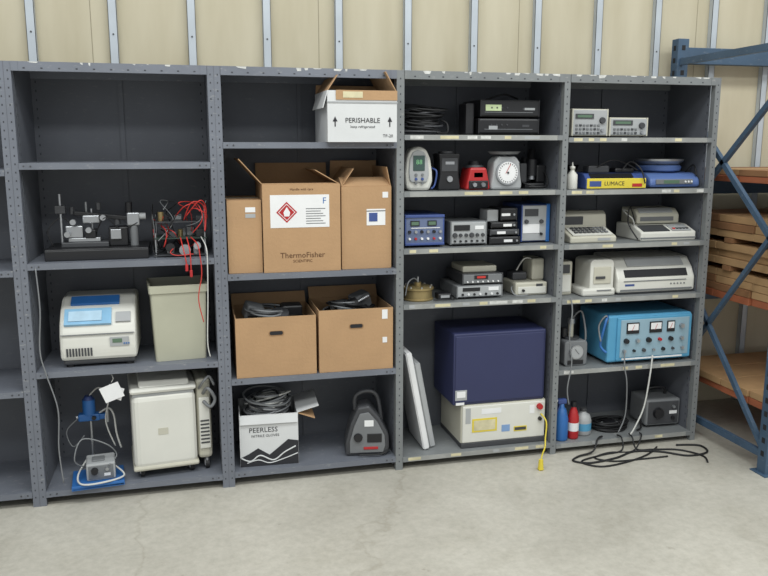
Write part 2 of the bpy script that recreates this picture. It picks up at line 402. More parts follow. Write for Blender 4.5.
b.tube([(-.06,.02,.28),(-.12,.0,.22),(-.09,-.02,.14),(-.03,-.03,.2)],.0035,CABG)
b.done()
b=B('hanging_paper_tag',(.37,.02,.6));b.tube([(0,.01,.052),(.01,.0,.03),(0,-.003,.01)],.0015,CABW,5)
b.plate((-.06,0,-.02),(.03,0,.012),(.03,-.004,-.075),WHITE,.0015);b.plate((-.01,.006,-.0),(.06,.006,-.03),(-.02,.0,-.06),WHITE,.0015);b.done()
b=B('power_cord');b.tube([(.07,-.015,1.2),(.075,-.015,1.0),(.06,-.015,.8),(.08,-.015,.68),(.12,-.015,.5),(.11,-.015,.3),(.12,-.015,.12)],.0035,CABG);b.done()

# ---------------------------------------------------------------- unit 2 cartons
def carton(name,x0,x1,z,yf,d,h,flaps={},mat=CARD,inner=CARDI,open_=False,rz=0,tape=False,fmat=None):
    w=x1-x0;b=B(name,((x0+x1)/2,yf,z),rz);t=.005;a=-w/2;c=w/2;fmat=fmat or mat
    b.box(a,c,0,t,0,h,mat);b.box(a,c,d-t,d,0,h,mat);b.box(a,a+t,t,d-t,0,h,mat);b.box(c-t,c,t,d-t,0,h,mat);b.box(a+t,c-t,t,d-t,0,t,inner)
    if not open_:
        b.box(a+.001,c-.001,.001,d/2-.001,h,h+.003,mat);b.box(a+.001,c-.001,d/2+.001,d-.001,h,h+.003,mat)
        if tape: b.box(a,c,d/2-.025,d/2+.025,h+.003,h+.0035,BEIGE)
    else:
        for k,(ln,an) in flaps.items():
            an=math.radians(an);o=math.sin(an)*ln;u=math.cos(an)*ln
            if k=='f': b.plate((a+.003,.003,h),(c-.003,.003,h),(0,-o,u),fmat,.004)
            if k=='b': b.plate((a+.003,d-.003,h),(c-.003,d-.003,h),(0,o,u),fmat,.004)
            if k=='l': b.plate((a+.003,.006,h),(a+.003,d-.006,h),(-o,0,u),fmat,.004)
            if k=='r': b.plate((c-.003,.006,h),(c-.003,d-.006,h),(o,0,u),fmat,.004)
    return b
z=Z2[3]+E
b=carton('styrofoam_shipping_box',1.465,1.82,z,-.045,.36,.25,{'l':(.09,-34),'r':(.11,-30),'b':(.05,-20)},CARDW,CARD,True,.012,fmat=CARD)
b.box(-.18,.18,-.003,.363,.19,.197,GREYL)
b.box(-.135,.178,-.004,.0,.205,.252,CARD);b.box(-.1,.0,-.006,-.003,.215,.245,LABY)
b.box(-.15,.16,.05,.3,.15,.22,WHITE,.01)
b.plate((-.176,-.003,.25),(-.176,.3,.25),(-.025,0,-.085),CARDW,.004)
b.text('PERISHABLE',0,.105,.034,INK,-.002); b.text('keep refrigerated',0,.075,.018,INK,-.002); b.text('TP-20',.13,.03,.022,INK,-.002)
for x in(-.14,.14): b.prism([(x-.012,.1),(x+.012,.1),(x,.125)],-.0015,-.0008,INK,'y'); b.box(x-.003,x+.003,-.0015,-.0008,.075,.1,INK)
b.done()
b=carton('cardboard_box',.965,1.135,Z2[2]+E,.03,.38,.365,tape=True);b.lab(.03,.32,.05,.025);b.lab(.03,.29,.05,.02,GREYL);b.done()
b=carton('cardboard_box',1.14,1.535,Z2[2]+E,.01,.40,.445,{'l':(.17,42),'r':(.14,-60),'b':(.1,10),'f':(.02,-80)},open_=True)
b.box(-.18,.17,.02,.38,.3,.38,CARDI,.02)
b.lab(-.01,.31,.3,.165,WHITE)
b.box(-.115,-.04,-.0024,-.0015,.268,.343,RED,rot=(0,math.radians(45),0));b.box(-.108,-.047,-.0027,-.0022,.275,.336,WHITE,rot=(0,math.radians(45),0));b.box(-.105,-.05,-.003,-.0025,.278,.333,RED,rot=(0,math.radians(45),0))
b.prism([(-.09,.285),(-.065,.285),(-.06,.305),(-.077,.333),(-.094,.305)],-.0036,-.003,WHITE,'y')
b.text('F',.115,.36,.045,BLUE,-.002)
for k in range(7): b.box(.02,.12-.012*(k%3),-.0022,-.0015,.245+k*.0125,.249+k*.0125,GREYM)
b.text('ThermoFisher',-.0,.085,.04,INKB,-.0015);b.text('SCIENTIFIC',.0,.055,.02,INKB,-.0015);b.text('Handle with care',-.0,.42,.017,INKB,-.0015)
b.done()
b=carton('cardboard_box',1.545,1.81,Z2[2]+E,.03,.37,.43,{'l':(.11,-35),'r':(.1,-12),'b':(.13,-15),'f':(.1,-65)},open_=True)
b.lab(.05,.27,.1,.085,WHITE);b.lab(.035,.27,.045,.045,BLUED,-.0015);b.box(.0,.1,-.0025,-.0015,.3,.304,INK);b.lab(.1,.385,.03,.03)
b.done()
z=Z2[1]+E
def boxopen(x0,x1,h,seed):
    b=carton('cardboard_box',x0,x1,z,.01,.36,h,{'b':(.07,35)},open_=True)
    w=x1-x0
    b.prism(rrect(-.04,.04,h*.68,h*.68+.028,.013,4),-.0012,-.0004,CARDI,'y');b.prism(rrect(-.034,.034,h*.68+.006,h*.68+.026,.009,4),-.002,-.001,DARK,'y')
    b.box(-w/2+.01,w/2-.01,.01,.35,h*.5,h*.76,GREYD,.02)
    b.pile((0,.18,h*.78),w*.36,.13,.07,9,.006,RUB,seed,.25);b.pile((-.03,.18,h*.84),w*.3,.12,.06,5,.006,CABG,seed+3,.25)
    return b
b=boxopen(.985,1.40,.315,4)
b.cyl((.03,.12,.27),.05,.05,GREYD,(.4,0,0)); b.box(.05,.16,.15,.26,.27,.34,BLACK,.01); b.box(-.15,-.05,.16,.25,.27,.35,GREYM,.012,rot=(.2,.3,.2)); b.done()
b=boxopen(1.415,1.815,.335,9);b.lab(.155,.3,.03,.05);b.lab(.155,.16,.025,.03);b.cyl((-.08,.1,.3),.035,.12,RUB,(0,1.2,.2));b.cyl((-.08,.1,.3),.012,.2,SILV,(0,1.2,.3));b.box(.02,.12,.18,.27,.28,.38,GREYM,.012,rot=(.1,-.3,.3));b.done()
z=Z2[0]+E
b=carton('white_glove_carton',.99,1.30,z,.05,.3,.285,{'f':(.05,165),'r':(.12,75)},CARDW,CARD,True,-.05,fmat=CARDW)
b.plate((.156,.01,.28),(.156,.2,.28),(.09,0,-.035),CARD,.005)
b.box(-.14,.14,.01,.29,.1,.24,GREYD,.02)
b.pile((0,.14,.25),.13,.12,.1,18,.006,CABG,12,.4);b.pile((0,.14,.26),.12,.11,.1,5,.005,CABW,15,.4);b.pile((0,.14,.26),.12,.11,.08,5,.006,GREYD,16,.4)
b.text('PEERLESS',-.03,.2,.038,INK,-.0015);b.text('NITRILE GLOVES',-.02,.168,.02,INK,-.0015)
b.prism([(-.154,.001),(.154,.001),(.154,.13),(.1,.14),(.05,.1),(.0,.06),(-.06,.1),(-.11,.07),(-.154,.05)],-.0022,-.0008,INK,'y')
b.tube([(-.15,-.003,.05),(-.1,-.003,.03),(-.05,-.003,.06),(.02,-.003,.03),(.08,-.003,.07),(.14,-.003,.1)],.004,CARDW)
b.tube([(-.12,-.003,.02),(-.06,-.003,.035),(.0,-.003,.015),(.08,-.003,.035),(.15,-.003,.06)],.003,CARDW)
b.done()
b=B('portable_tool_case',(1.68,.05,z),-.15)
prof=[(-.12,.0),(.11,.0),(.125,.05),(.12,.12),(.07,.22),(.01,.29),(-.05,.28),(-.09,.19),(-.12,.08)]
b.prism(prof,.0,.14,GREYD,'y',.014)
b.prism([(p[0]*.8,p[1]*.8+.02) for p in prof],-.008,.002,GREYM,'y',.003)
b.tube([(-.06,.07,.24),(-.06,.07,.32),(.0,.07,.35),(.06,.07,.32),(.085,.07,.17)],.012,GREYD,8)
b.lab(.01,.19,.05,.035,WHITE,-.008);b.box(-.02,.06,-.012,-.007,.04,.055,RED,.002)
b.knob(-.05,.11,.025,BLACK,-.008,.015);b.box(.0,.08,-.012,-.007,.08,.13,BLACK,.003)
b.tube([(.11,.05,.05),(.12,.01,.03),(.07,-.02,.014),(-.05,-.02,.014)],.005,RUB);b.done()

# ---------------------------------------------------------------- unit 3
z=Z3[4]+E
b=B('coiled_cable',(2.02,.17,z));
for k in range(20):
    rd=random.Random(k+40);an=rd.uniform(-.2,.2);R0=rd.uniform(.06,.115);cxx=rd.uniform(-.02,.02)
    pts=[]
    for i in range(13):
        t=i*2*math.pi/12;x=math.cos(t)*R0*1.05;y=math.sin(t)*R0*.8
        pts.append((cxx+x,rd.uniform(-.005,.005)+y*.8,max(.01,.008+.0065*k*.9+.01+(y+.1)*.35*(k%3)/3+an*x*.5)))
    b.tube(pts,.006,RUB if k%4 else GREYD,6,3)
b.tube([(.1,0,.08),(.13,-.02,.06),(.12,-.05,.012),(.05,-.09,.012)],.006,RUB);b.done()
def instr(b,x0,x1,y0,y1,z0,z1,body,panel,feet=True,bev=.006):
    b.box(x0,x1,y0+.008,y1,z0,z1,body,bev); b.box(x0+.006,x1-.006,y0+.001,y0+.012,z0+.006,z1-.006,panel,.003)
    b.box(x0,x0+.008,y0,y0+.02,z0,z1,body,.002);b.box(x1-.008,x1,y0,y0+.02,z0,z1,body,.002)
b=B('black_receiver_stack',(2.485,.10,z))
for k,(o,hh) in enumerate(((0,.08),(.09,.09))):
    instr(b,-.175+.01*k,.18,0,.28,.008+o,.008+o+hh,BLACK,BLACK)
    b.box(-.14,.14,-.001,.002,.03+o,.033+o,GREYM);b.lab(.1,.05+o,.04,.012,GREYD,.001)
    for j in range(4): b.knob(-.1+.03*j,.055+o,.005,GREYD,.001,.004)
b.lab(-.09,.145,.09,.032,M('label_greenish',(190,205,160),.6),.0);b.lab(-.09,.04,.05,.02,GREYL,0);b.lab(.12,.14,.06,.012,GREYL)
for x in(-.14,.15): b.cyl((x,.04,0),.012,.01,RUB)
b.box(-.24,-.19,.02,.14,.0,.17,BLACK,.01)
b.tube([(-.1,.1,.19),(.0,.08,.22),(.1,.12,.2)],.005,RUB);b.done()
z=Z3[3]+E
b=B('handheld_patient_monitor',(1.975,.07,z))
pr=[(-.055,.0),(.06,.0),(.078,.05),(.075,.1),(.065,.17),(.04,.22),(.0,.235),(-.045,.22),(-.068,.17),(-.075,.08),(-.07,.02)]
b.prism(pr,.01,.1,OFFW,'y',.016);b.prism([(p[0]*.72-.004,p[1]*.72+.045) for p in pr],.0,.012,GREYL,'y',.004)
b.box(-.036,.028,-.004,.002,.105,.185,M('screen_teal',(60,80,76),.2,0,.1),.003);b.text('88',-.004,.15,.035,M('led_green',(120,180,130),.4,0,0),-.005)
for k in range(3):
    for j in range(2): b.knob(-.02+.035*j,.03+.022*k+.01,.008,BLUED if k==1 else GREYM,0,.006)
b.tube([(.075,.05,.12),(.1,.02,.1),(.09,.02,.03),(.06,-.02,.012)],.005,BLUED);b.done()
b=B('black_grinder',(2.145,.08,z))
b.prism([(-.06,0),(.06,0),(.062,.02),(.052,.08),(.054,.15),(.06,.195),(-.06,.195),(-.054,.15),(-.052,.08),(-.062,.02)],.0,.12,BLACK,'y',.008)
b.box(-.045,.045,-.004,.002,.1,.17,GREYD,.004);b.cyl((0,.06,.195),.045,.012,GREYD);b.knob(0,.06,.018,SILV,0,.01);b.lab(0,.145,.05,.015,SILV,-.004);b.done()
b=B('hotplate_stirrer',(2.31,.08,z))
b.prism([(-.072,0),(.072,0),(.062,.05),(.047,.12),(-.047,.12),(-.062,.05)],.0,.14,RED,'y',.012)
b.cyl((0,.07,.118),.055,.014,GREYD,r2=.05);b.cyl((0,.07,.13),.042,.025,BLACK,r2=.03);b.box(-.055,.055,-.006,.002,.006,.05,BLACK,.006)
b.knob(-.025,.028,.013,SILV,-.006);b.knob(.025,.028,.013,GREYM,-.006);b.lab(0,.08,.05,.025,BLACK,.004,.004);b.done()
b=B('dial_kitchen_scale',(2.47,.06,z))
b.prism([(-.088,0),(.088,0),(.09,.03),(.08,.09),(.075,.15),(.05,.18),(-.05,.18),(-.075,.15),(-.08,.09),(-.09,.03)],.01,.12,GREYL,'y',.012)
b.cyl((0,.012,.092),.066,.014,SILV,(math.pi/2,0,0),n=32);b.cyl((0,-.002,.092),.058,.003,WHITE,(math.pi/2,0,0),n=32)
for k in range(24):
    a=k*math.pi/12;x=math.cos(a)*.05;zz=.092+math.sin(a)*.05;b.box(x-.0015,x+.0015,-.007,-.004,zz-.004,zz+.004,INK,rot=(0,-a+math.pi/2,0))
b.box(-.001,.001,-.008,-.005,.085,.14,RED,rot=(0,.5,0));b.knob(0,.092,.006,INK,-.005,.005)
b.cyl((0,.06,.18),.015,.015,GREYM);b.lathe([(0,0),(.075,0),(.09,.015),(.084,.015),(.07,.005),(0,.005)],(0,.06,.19),GREYM)
b.done()
b=B('microscope_camera_head',(2.66,.14,z))
b.box(-.05,.07,.0,.15,.0,.03,BLACK,.008);b.box(-.02,.03,.09,.14,.03,.17,GREYD,.008);b.cyl((-.0,.03,.07),.028,.09,BLACK);b.cyl((0,.03,.05),.018,.02,SILV)
b.cyl((-.0,.04,.15),.022,.07,BLACK,(-.5,.3,0));b.cyl((.02,.1,.08),.03,.05,GREYM,(0,math.pi/2,0));b.box(-.075,-.03,.02,.1,.03,.14,GREYD,.008);b.box(.03,.09,.03,.12,.03,.13,BLACK,.01)
b.tube([(.05,.05,.1),(.08,.02,.08),(.07,-.03,.02),(.02,-.06,.012),(-.05,-.04,.012)],.005,RUB);b.tube([(-.03,.05,.1),(-.08,.05,.14),(-.07,0,.04),(0,-.05,.012)],.004,RUB);b.done()
z=Z3[2]+E
b=B('power_supply_instrument',(2.005,.05,z))
instr(b,-.115,.105,0,.3,.01,.175,BLUED,M('panel_bluegrey',(96,108,138),.45,0,.06))
b.box(-.115,.105,-.006,.012,.012,.026,BLUED,.003);b.box(-.115,.105,-.006,.012,.16,.175,BLUED,.003)
for x in(-.06,.035): b.lab(x,.13,.05,.028,BLACK,0,.004);b.lab(x,.13,.04,.018,GREEN,-.004,.001)
for j in range(6):
    b.knob(-.09+.034*j,.085,.009,SILV if j%2 else BLACK,0);b.knob(-.09+.034*j,.048,.007,RED if j in(1,4) else WHITE,0)
b.lab(.0,.105,.16,.004,WHITE);
for x in(-.08,.08): b.cyl((x,.04,0),.012,.012,RUB)
b.done()
b=B('digital_multimeter',(2.25,.05,z))
instr(b,-.105,.105,0,.26,.008,.135,GREYM,GREYL)
b.lab(-.04,.1,.09,.03,BLACK,0,.003);b.lab(.06,.1,.05,.02,WHITE)
for j in range(6): b.knob(-.08+.032*j,.06,.01 if j%3 else .014,GREYD,0);b.knob(-.08+.032*j,.028,.006,BLACK,0)
for x in(-.08,.08): b.cyl((x,.04,0),.01,.01,RUB)
b.done()
b=B('small_electronics_stack',(2.46,.05,z))
for k,(x0,x1,z0,z1,m_) in enumerate(((-.09,.09,.0,.045,BLACK),(-.085,.085,.05,.085,GREYD),(-.08,.075,.09,.125,BLACK),(-.02,.075,.13,.20,BLACK))):
    instr(b,x0,x1,.004*k,.2,z0+.002,z1,m_,m_);b.lab((x0+x1)/2+.02*(-1)**k,(z0+z1)/2,.05,.014,WHITE,.004*k);b.knob(x1-.02,(z0+z1)/2,.007,SILV,.004*k,.006)
b.box(-.09,-.025,.04,.16,.126,.19,GREYL,.004);b.done()
b=B('blue_cased_instrument',(2.657,.10,z))
instr(b,-.08,.09,0,.28,.006,.215,BLUED,GREYL);b.box(.07,.092,-.004,.28,.004,.218,BLUE,.005)
b.lab(-.02,.17,.08,.04,GREYD,0,.003);b.lab(-.02,.08,.1,.05,WHITE);b.knob(.04,.12,.012,GREYD);b.knob(-.05,.12,.012,GREYD);b.knob(.04,.05,.008,BLACK);b.done()
z=Z3[1]+E
b=B('brass_pressure_vessel',(1.99,.14,z))
b.lathe([(0,0),(.085,0),(.088,.006),(.08,.012),(.08,.055),(.088,.059),(.088,.069),(.07,.075),(0,.077)],(0,0,0),BRASS,n=28)
for k in range(8): b.cyl((.078*math.cos(k*.785),.078*math.sin(k*.785),.069),.006,.01,SILV,n=6)
b.cyl((0,0,.075),.02,.02,BRASS);b.cyl((0,0,.095),.006,.03,SILV,n=10);b.tube([(.0,0,.1),(-.03,-.02,.12),(-.07,-.05,.1),(-.085,-.05,.03)],.004,CABG);b.done()
b=B('power_adapter',(2.13,.08,z));b.box(-.04,.04,0,.07,0,.035,BLACK,.008);b.tube([(.03,.03,.02),(.045,.0,.02),(.04,-.04,.01),(-.03,-.05,.01),(-.08,-.04,.01)],.004,RUB);b.lab(0,.018,.05,.014,GREYL);b.done()
b=B('benchtop_counter_stack',(2.335,.06,z))
instr(b,-.145,.125,.0,.3,.008,.075,GREYM,GREYL);instr(b,-.11,.13,.01,.3,.08,.14,GREYD,GREYM);b.box(-.09,.11,.06,.26,.14,.175,BEIGE,.006)
b.lab(-.06,.055,.1,.02,BLACK,0,.002);b.lab(.0,.12,.08,.022,BLACK,.01,.002);b.lab(.0,.12,.05,.012,REDW,.008,.001)
for j in range(7): b.knob(-.11+.034*j,.027,.007,WHITE if j%2 else BLACK,0,.006);b.knob(-.08+.03*j,.095,.005,WHITE,.01,.006)
for x in(-.1,.1): b.cyl((x,.04,0),.01,.01,RUB)
b.lab(.07,.055,.06,.02,WHITE);b.done()
b=B('beige_switch_box',(2.655,.09,z));b.box(-.105,.09,.0,.2,.0,.075,BEIGE,.01);b.box(-.09,.08,-.003,.002,.01,.05,OFFW,.003);b.box(.02,.095,.06,.2,.075,.20,BEIGE,.01);b.box(-.09,.0,.08,.18,.075,.12,GREYD,.008)
b.lab(.04,.055,.04,.02,GREYD);b.knob(-.06,.03,.008,BLACK,-.003);b.tube([(-.1,.05,.05),(-.13,0,.04),(-.12,-.04,.012),(-.05,-.05,.012)],.004,CABG);b.tube([(.05,.1,.19),(-.02,.08,.2),(-.06,.1,.13)],.004,CABW);b.done()
z=Z3[0]+E
b=B('beige_equipment_base',(2.465,.04,z))
b.box(-.24,.28,.012,.38,.02,.255,BEIGE,.01);b.box(-.232,.273,.004,.016,.03,.245,OFFW,.005)
b.box(-.24,.28,.0,.38,.0,.03,GREYD,.004)
b.lab(-.1,.13,.15,.08,YEL,.004,.002);b.lab(-.1,.13,.13,.06,LABY,.002,.001);b.lab(-.06,.21,.12,.03,WHITE,.004);b.lab(.12,.09,.08,.03,YEL,.004);b.lab(.12,.09,.07,.018,GREYD,.0025,.001);b.lab(.03,.1,.05,.04,M('label_blue',(120,150,190),.6),.004)
b.knob(.235,.215,.018,RED,.004,.02);b.lab(.19,.2,.03,.05,WHITE,.004);b.knob(.24,.14,.012,BLACK,.004);b.lab(-.2,.19,.03,.09,GREYL,.004)
b.tube([(.245,.0,.17),(.262,-.04,.13),(.25,-.06,.04),(.235,-.09,.0),(.19,-.15,-.02),(.15,-.22,-.04)],.0045,YEL)
b.done()
b=B('navy_incubator_cabinet',(2.435,.05,z+.256))
b.box(-.26,.295,.0,.36,.0,.415,NAVY,.008);b.box(-.25,.283,-.006,.003,.015,.40,NAVY,.004)
b.box(-.25,-.18,-.009,-.005,.03,.09,GREYL,.002);b.lab(-.215,.065,.05,.035,WHITE,-.009);b.lab(-.22,.01,.05,.015,WHITE,-.006)
b.done()
b=B('yellow_power_plug',(2.61,-.19,.001));b.cyl((0,0,.006),.016,.055,YEL,n=14,r2=.012);b.box(-.014,.014,-.012,.012,.0,.012,YEL,.003);b.done()
b=B('leaning_white_panel',(1.975,.06,z))
for k,(o,yy,m_) in enumerate(((0,0,WHITE),(.05,.09,GREYL))):
    bm=bmesh.new();bmesh.ops.create_cube(bm,size=1)
    for v in bm.verts: v.co=Vector((v.co.x*.036,v.co.y*.3,v.co.z*(.58-.07*k)))
    bmesh.ops.bevel(bm,geom=bm.edges[:],offset=.006,segments=2,affect='EDGES')
    Rm=Matrix.Rotation(math.radians(-11),3,'Y')
    for v in bm.verts: v.co=Rm@v.co+Vector((-.0+o,.16+yy*.3,.289-.034*k))
    b.bm(bm,m_)
b.done()

# ---------------------------------------------------------------- unit 4
z=Z4[5]+E
for nm,x,w_,h_ in(('bench_signal_generator',2.955,.22,.155),('bench_signal_generator',3.195,.24,.11)):
    b=B(nm,(x,.07,z));instr(b,-w_/2,w_/2,0,.26,.008,h_,BEIGE,GREYL)
    b.lab(-w_*.16,h_*.74,w_*.5,.026,GREYD,0,.003);b.lab(-w_*.16,h_*.74,w_*.4,.014,GREEN,-.003,.001)
    for r in range(2 if h_<.12 else 3):
        for j in range(7): b.box(-w_*.4+j*.022,-w_*.4+j*.022+.014,-.004,.002,.02+r*.02,.031+r*.02,GREYM if (j+r)%3 else GREYD,.001)
    b.knob(w_*.33,h_*.6,.018,GREYD);b.knob(w_*.33,h_*.25,.009,SILV)
    for sx in(-w_/2+.02,w_/2-.02): b.cyl((sx,.03,0),.01,.01,RUB)
    b.done()
z=Z4[4]+E
b=B('squeeze_bottle',(2.87,.06,z));b.lathe([(0,0),(.028,0),(.03,.005),(.03,.08),(.012,.1),(.012,.112),(.015,.112),(.015,.125),(.005,.13),(.003,.15),(0,.15)],(0,.03,0),OFFW,n=18,smooth=True);b.done()
b=B('vortex_mixer',(2.975,.24,z));b.box(-.05,.05,0,.12,0,.1,GREYD,.015);b.cyl((0,.06,.1),.03,.03,BLACK,r2=.04);b.knob(0,.04,.015,GREYL,0);b.done()
b=B('yellow_label_analyzer',(3.13,.05,z),-.04)
b.prism([(0,0),(0,.055),(.04,.085),(.16,.09),(.16,0)],-.19,.18,BLUED,'x',.006)
b.prism([(-.003,.004),(-.003,.056),(.002,.06),(.002,.004)],-.185,.175,YEL,'x',.001);b.text('LUMACE',-.02,.03,.032,INK,-.0045);b.box(-.17,-.1,-.005,-.003,.015,.045,BLUED);b.box(.09,.15,-.005,-.003,.012,.03,RED)
b.plate((-.16,.005,.062),(.1,.005,.062),(0,.03,.022),BLACK,.006);b.box(-.15,-.02,.06,.14,.085,.13,GREYD,.01);b.box(.02,.14,.07,.15,.085,.115,BLACK,.01)
b.tube([(.05,.05,.1),(.1,.05,.15),(.14,0,.11),(.16,-.02,.03)],.004,RUB);b.tube([(-.1,.06,.12),(-.02,.04,.16),(.08,.06,.14),(.15,.05,.1)],.004,RUB);b.done()
b=B('balance_scale_round',(3.51,.07,z))
b.prism([(-.003,.004),(-.012,.02),(-.004,.055),(.05,.085),(.3,.095),(.3,.004)],-.165,.16,SCBL,'x',.014)
b.box(-.13,.11,-.0145,-.006,.022,.05,GREYM,.003);b.lab(-.03,.036,.1,.018,GREEN,-.0145,.001)
for j in range(3): b.knob(.06+.02*j,.036,.006,WHITE,-.0145,.004)
b.lathe([(0,0),(.1,0),(.125,.01),(.13,.03),(.12,.04),(0,.042)],(-.01,.16,.088),SCBL,n=32)
b.lathe([(0,0),(.115,0),(.14,.02),(.142,.032),(.136,.032),(.11,.01),(0,.008)],(-.01,.16,.132),SILV,n=32)
b.tube([(.13,.1,.08),(.15,.05,.13),(.14,0,.07)],.005,RUB);b.done()
z=Z4[3]+E
b=B('thermal_printer_calculator',(2.995,.05,z))
b.prism([(0,0),(0,.035),(.12,.075),(.13,.15),(.16,.17),(.28,.165),(.28,0)],-.14,.15,BEIGE,'x',.008)
b.plate((-.12,.008,.043),(.13,.008,.043),(0,.1,.033),OFFW,.006)
for r in range(3):
    for j in range(8): 
        x=-.1+j*.027;y=.022+r*.027;zz=.05+y*.33;b.box(x,x+.018,y,y+.018,zz-.002,zz+.006,GREYD if j<5 else GREYM,.001)
b.box(-.12,.0,.122,.132,.09,.14,GREYD,.003);b.plate((.02,.165,.167),(.12,.165,.167),(0,.05,.0),GREYD,.006);b.lab(.07,.02,.08,.015,GREYL);b.done()
b=B('desktop_plotter',(3.47,.05,z))
b.prism([(0,0),(0,.05),(.1,.085),(.28,.09),(.28,0)],-.17,.19,OFFW,'x',.008);b.box(-.17,.19,-.002,.003,.012,.02,GREYM)
b.plate((-.15,.006,.056),(.02,.006,.056),(0,.08,.026),GREYD,.004);b.plate((.04,.006,.056),(.16,.006,.056),(0,.08,.026),GREYL,.004)
for j in range(5): b.box(.05+j*.022,.064+j*.022,.02,.035,.062,.071,REDW if j==0 else GREYD,.001)
b.prism([(.1,.09),(.1,.14),(.14,.175),(.28,.18),(.28,.09)],-.14,.14,BEIGE,'x',.008);b.box(-.12,.1,.096,.102,.105,.13,GREYM,.002);b.plate((-.12,.11,.153),(.1,.11,.153),(0,.03,.024),GREYL,.004)
b.tube([(-.15,.1,.06),(-.18,.08,.12),(-.21,.1,.15),(-.2,.16,.17),(-.12,.2,.15)],.004,CABW);b.tube([(-.14,.12,.1),(-.19,.1,.19),(-.22,.06,.1),(-.19,.0,.012)],.004,RUB);b.done()
z=Z4[2]+E
b=B('white_dispenser_housing',(3.055,.05,z))
b.prism(rrect(-.06,.09,0,.21,.025,4),.01,.2,OFFW,'y',.006);b.box(-.11,.1,.0,.2,.0,.045,OFFW,.012);b.box(-.04,.07,.004,.012,.07,.17,BEIGE,.004);b.box(-.03,.03,-.004,.004,.1,.115,GREYD,.003)
b.box(-.02,.07,-.004,.004,.03,.036,GREYM);b.done()
b=B('cream_equipment_case',(2.87,.12,z));b.box(-.055,.045,.0,.2,.0,.2,BEIGE,.012);b.box(-.045,.035,-.004,.003,.02,.12,OFFW,.004);b.box(-.035,.025,-.006,-.002,.13,.18,GREYD,.003);b.tube([(-.04,.1,.2),(-.03,.1,.24),(.02,.1,.24),(.03,.1,.2)],.006,GREYD);b.done()
b=B('microplate_reader',(3.415,.05,z))
b.prism([(0,.01),(0,.09),(.03,.145),(.09,.205),(.3,.215),(.3,.01)],-.25,.26,OFFW,'x',.012)
b.box(-.23,.24,-.004,.004,.02,.03,GREYM);b.box(-.24,.25,.01,.29,0,.014,GREYD,.003)
b.plate((-.2,.004,.1),(.21,.004,.1),(0,.022,.04),DARK,.006);b.box(-.21,.2,-.003,.003,.075,.08,GREYM)
b.plate((-.17,.036,.158),(.2,.036,.158),(0,.045,.045),GREYL,.006)
for j in range(5): b.knob(.1+.022*j,.055,.005,GREYM,0,.004)
b.lab(-.17,.055,.06,.012,BLUED);b.done()
z=Z4[1]+E
b=B('high_voltage_meter_unit',(3.40,.02,z))
b.box(-.29,.26,.012,.36,.015,.295,BLUEL,.012);b.box(-.235,.255,.0,.02,.025,.285,BLUEL,.006)
b.box(-.215,.235,-.004,.002,.045,.27,M('panel_greyblue',(138,166,180),.5,0,.06),.003)
for x in(-.14,.01,.11): b.lab(x,.22,.08 if x<.1 else .05,.065,BLACK,-.004,.006);b.lab(x,.227,.068 if x<.1 else .04,.038,WHITE,-.010,.001);b.box(x-.001,x+.001,-.0125,-.011,.205,.24,RED,rot=(0,.4,0))
for j,(r_,m_) in enumerate(((.016,BLACK),(.012,SILV),(.016,BLACK),(.01,RED),(.014,BLACK),(.012,SILV))): b.knob(-.18+.073*j,.145,r_,m_,-.004,.018)
for j in range(7): b.knob(-.19+.064*j,.085,.008 if j%2 else .011,(SILV,BLACK,GREYD)[j%3],-.004,.015)
b.knob(.18,.22,.015,SILV,-.004,.02);b.lab(.0,.035,.4,.01,WHITE,0)
for x in(-.24,.22):
    for y in(.05,.3): b.cyl((x,y,0),.015,.016,RUB)
b.tube([(-.27,.05,.29),(-.31,.0,.28),(-.33,.0,.2),(-.33,.02,.12),(-.3,.0,.08)],.008,BLUE);b.tube([(-.27,.05,.2),(-.31,.0,.3),(-.345,.02,.24),(-.34,.0,.15)],.005,CABG)
b.done()
b=B('gas_regulator_valve',(2.93,.07,z))
b.prism(rrect(-.07,.075,0,.15,.02,3),.0,.14,GREYM,'y',.006);b.cyl((0,.0,.085),.042,.014,SILV,(math.pi/2,0,0),n=24);b.cyl((0,-.013,.085),.036,.003,GREYL,(math.pi/2,0,0),n=24);b.box(-.001,.001,-.018,-.016,.07,.11,INK,rot=(0,-.7,0))
b.box(-.05,.05,-.004,.002,.01,.035,BLACK,.003);b.cyl((.0,.07,.15),.05,.012,GREYD);b.cyl((0,.07,.16),.015,.09,BEIGE,n=14);b.cyl((0,.07,.24),.022,.03,SILV,n=14);b.cyl((-.045,.07,.165),.02,.05,BLACK)
b.tube([(.0,.07,.26),(.03,.05,.31),(.06,.05,.3),(.07,.02,.18),(.07,.04,.08)],.006,GREYM);b.done()
z=Z4[0]+E
b=B('spray_bottle',(2.855,.02,z));b.lathe([(0,0),(.038,0),(.04,.01),(.04,.13),(.025,.19),(.014,.2),(.014,.22),(0,.22)],(0,.045,0),BLUE,n=20,smooth=True);b.box(-.03,.025,.03,.06,.22,.25,BLUED,.006);b.box(-.045,-.03,.037,.053,.235,.248,WHITE,.002);b.plate((-.015,.035,.22),(-.015,.055,.22),(-.018,0,-.05),BLUED,.005);b.done()
b=B('red_bottle',(2.935,.03,z));b.lathe([(0,0),(.03,0),(.033,.01),(.033,.13),(.022,.17),(.013,.19),(.013,.2),(0,.2)],(0,.04,0),RED,n=20,smooth=True);b.cyl((0,.04,.195),.016,.03,BLACK,n=16);b.cyl((0,.04,.05),.0335,.05,WHITE,n=20);b.done()
b=B('reagent_jug',(3.025,.08,z));b.lathe([(0,0),(.045,0),(.05,.01),(.05,.09),(.04,.12),(.018,.135),(.018,.15),(0,.15)],(0,.04,0),GREYL,n=22,smooth=True);b.cyl((0,.04,.03),.0505,.045,BLUEL,n=22);b.cyl((0,.04,.145),.021,.018,GREYD,n=18);b.done()
b=B('variable_transformer',(3.56,.10,z),-.05)
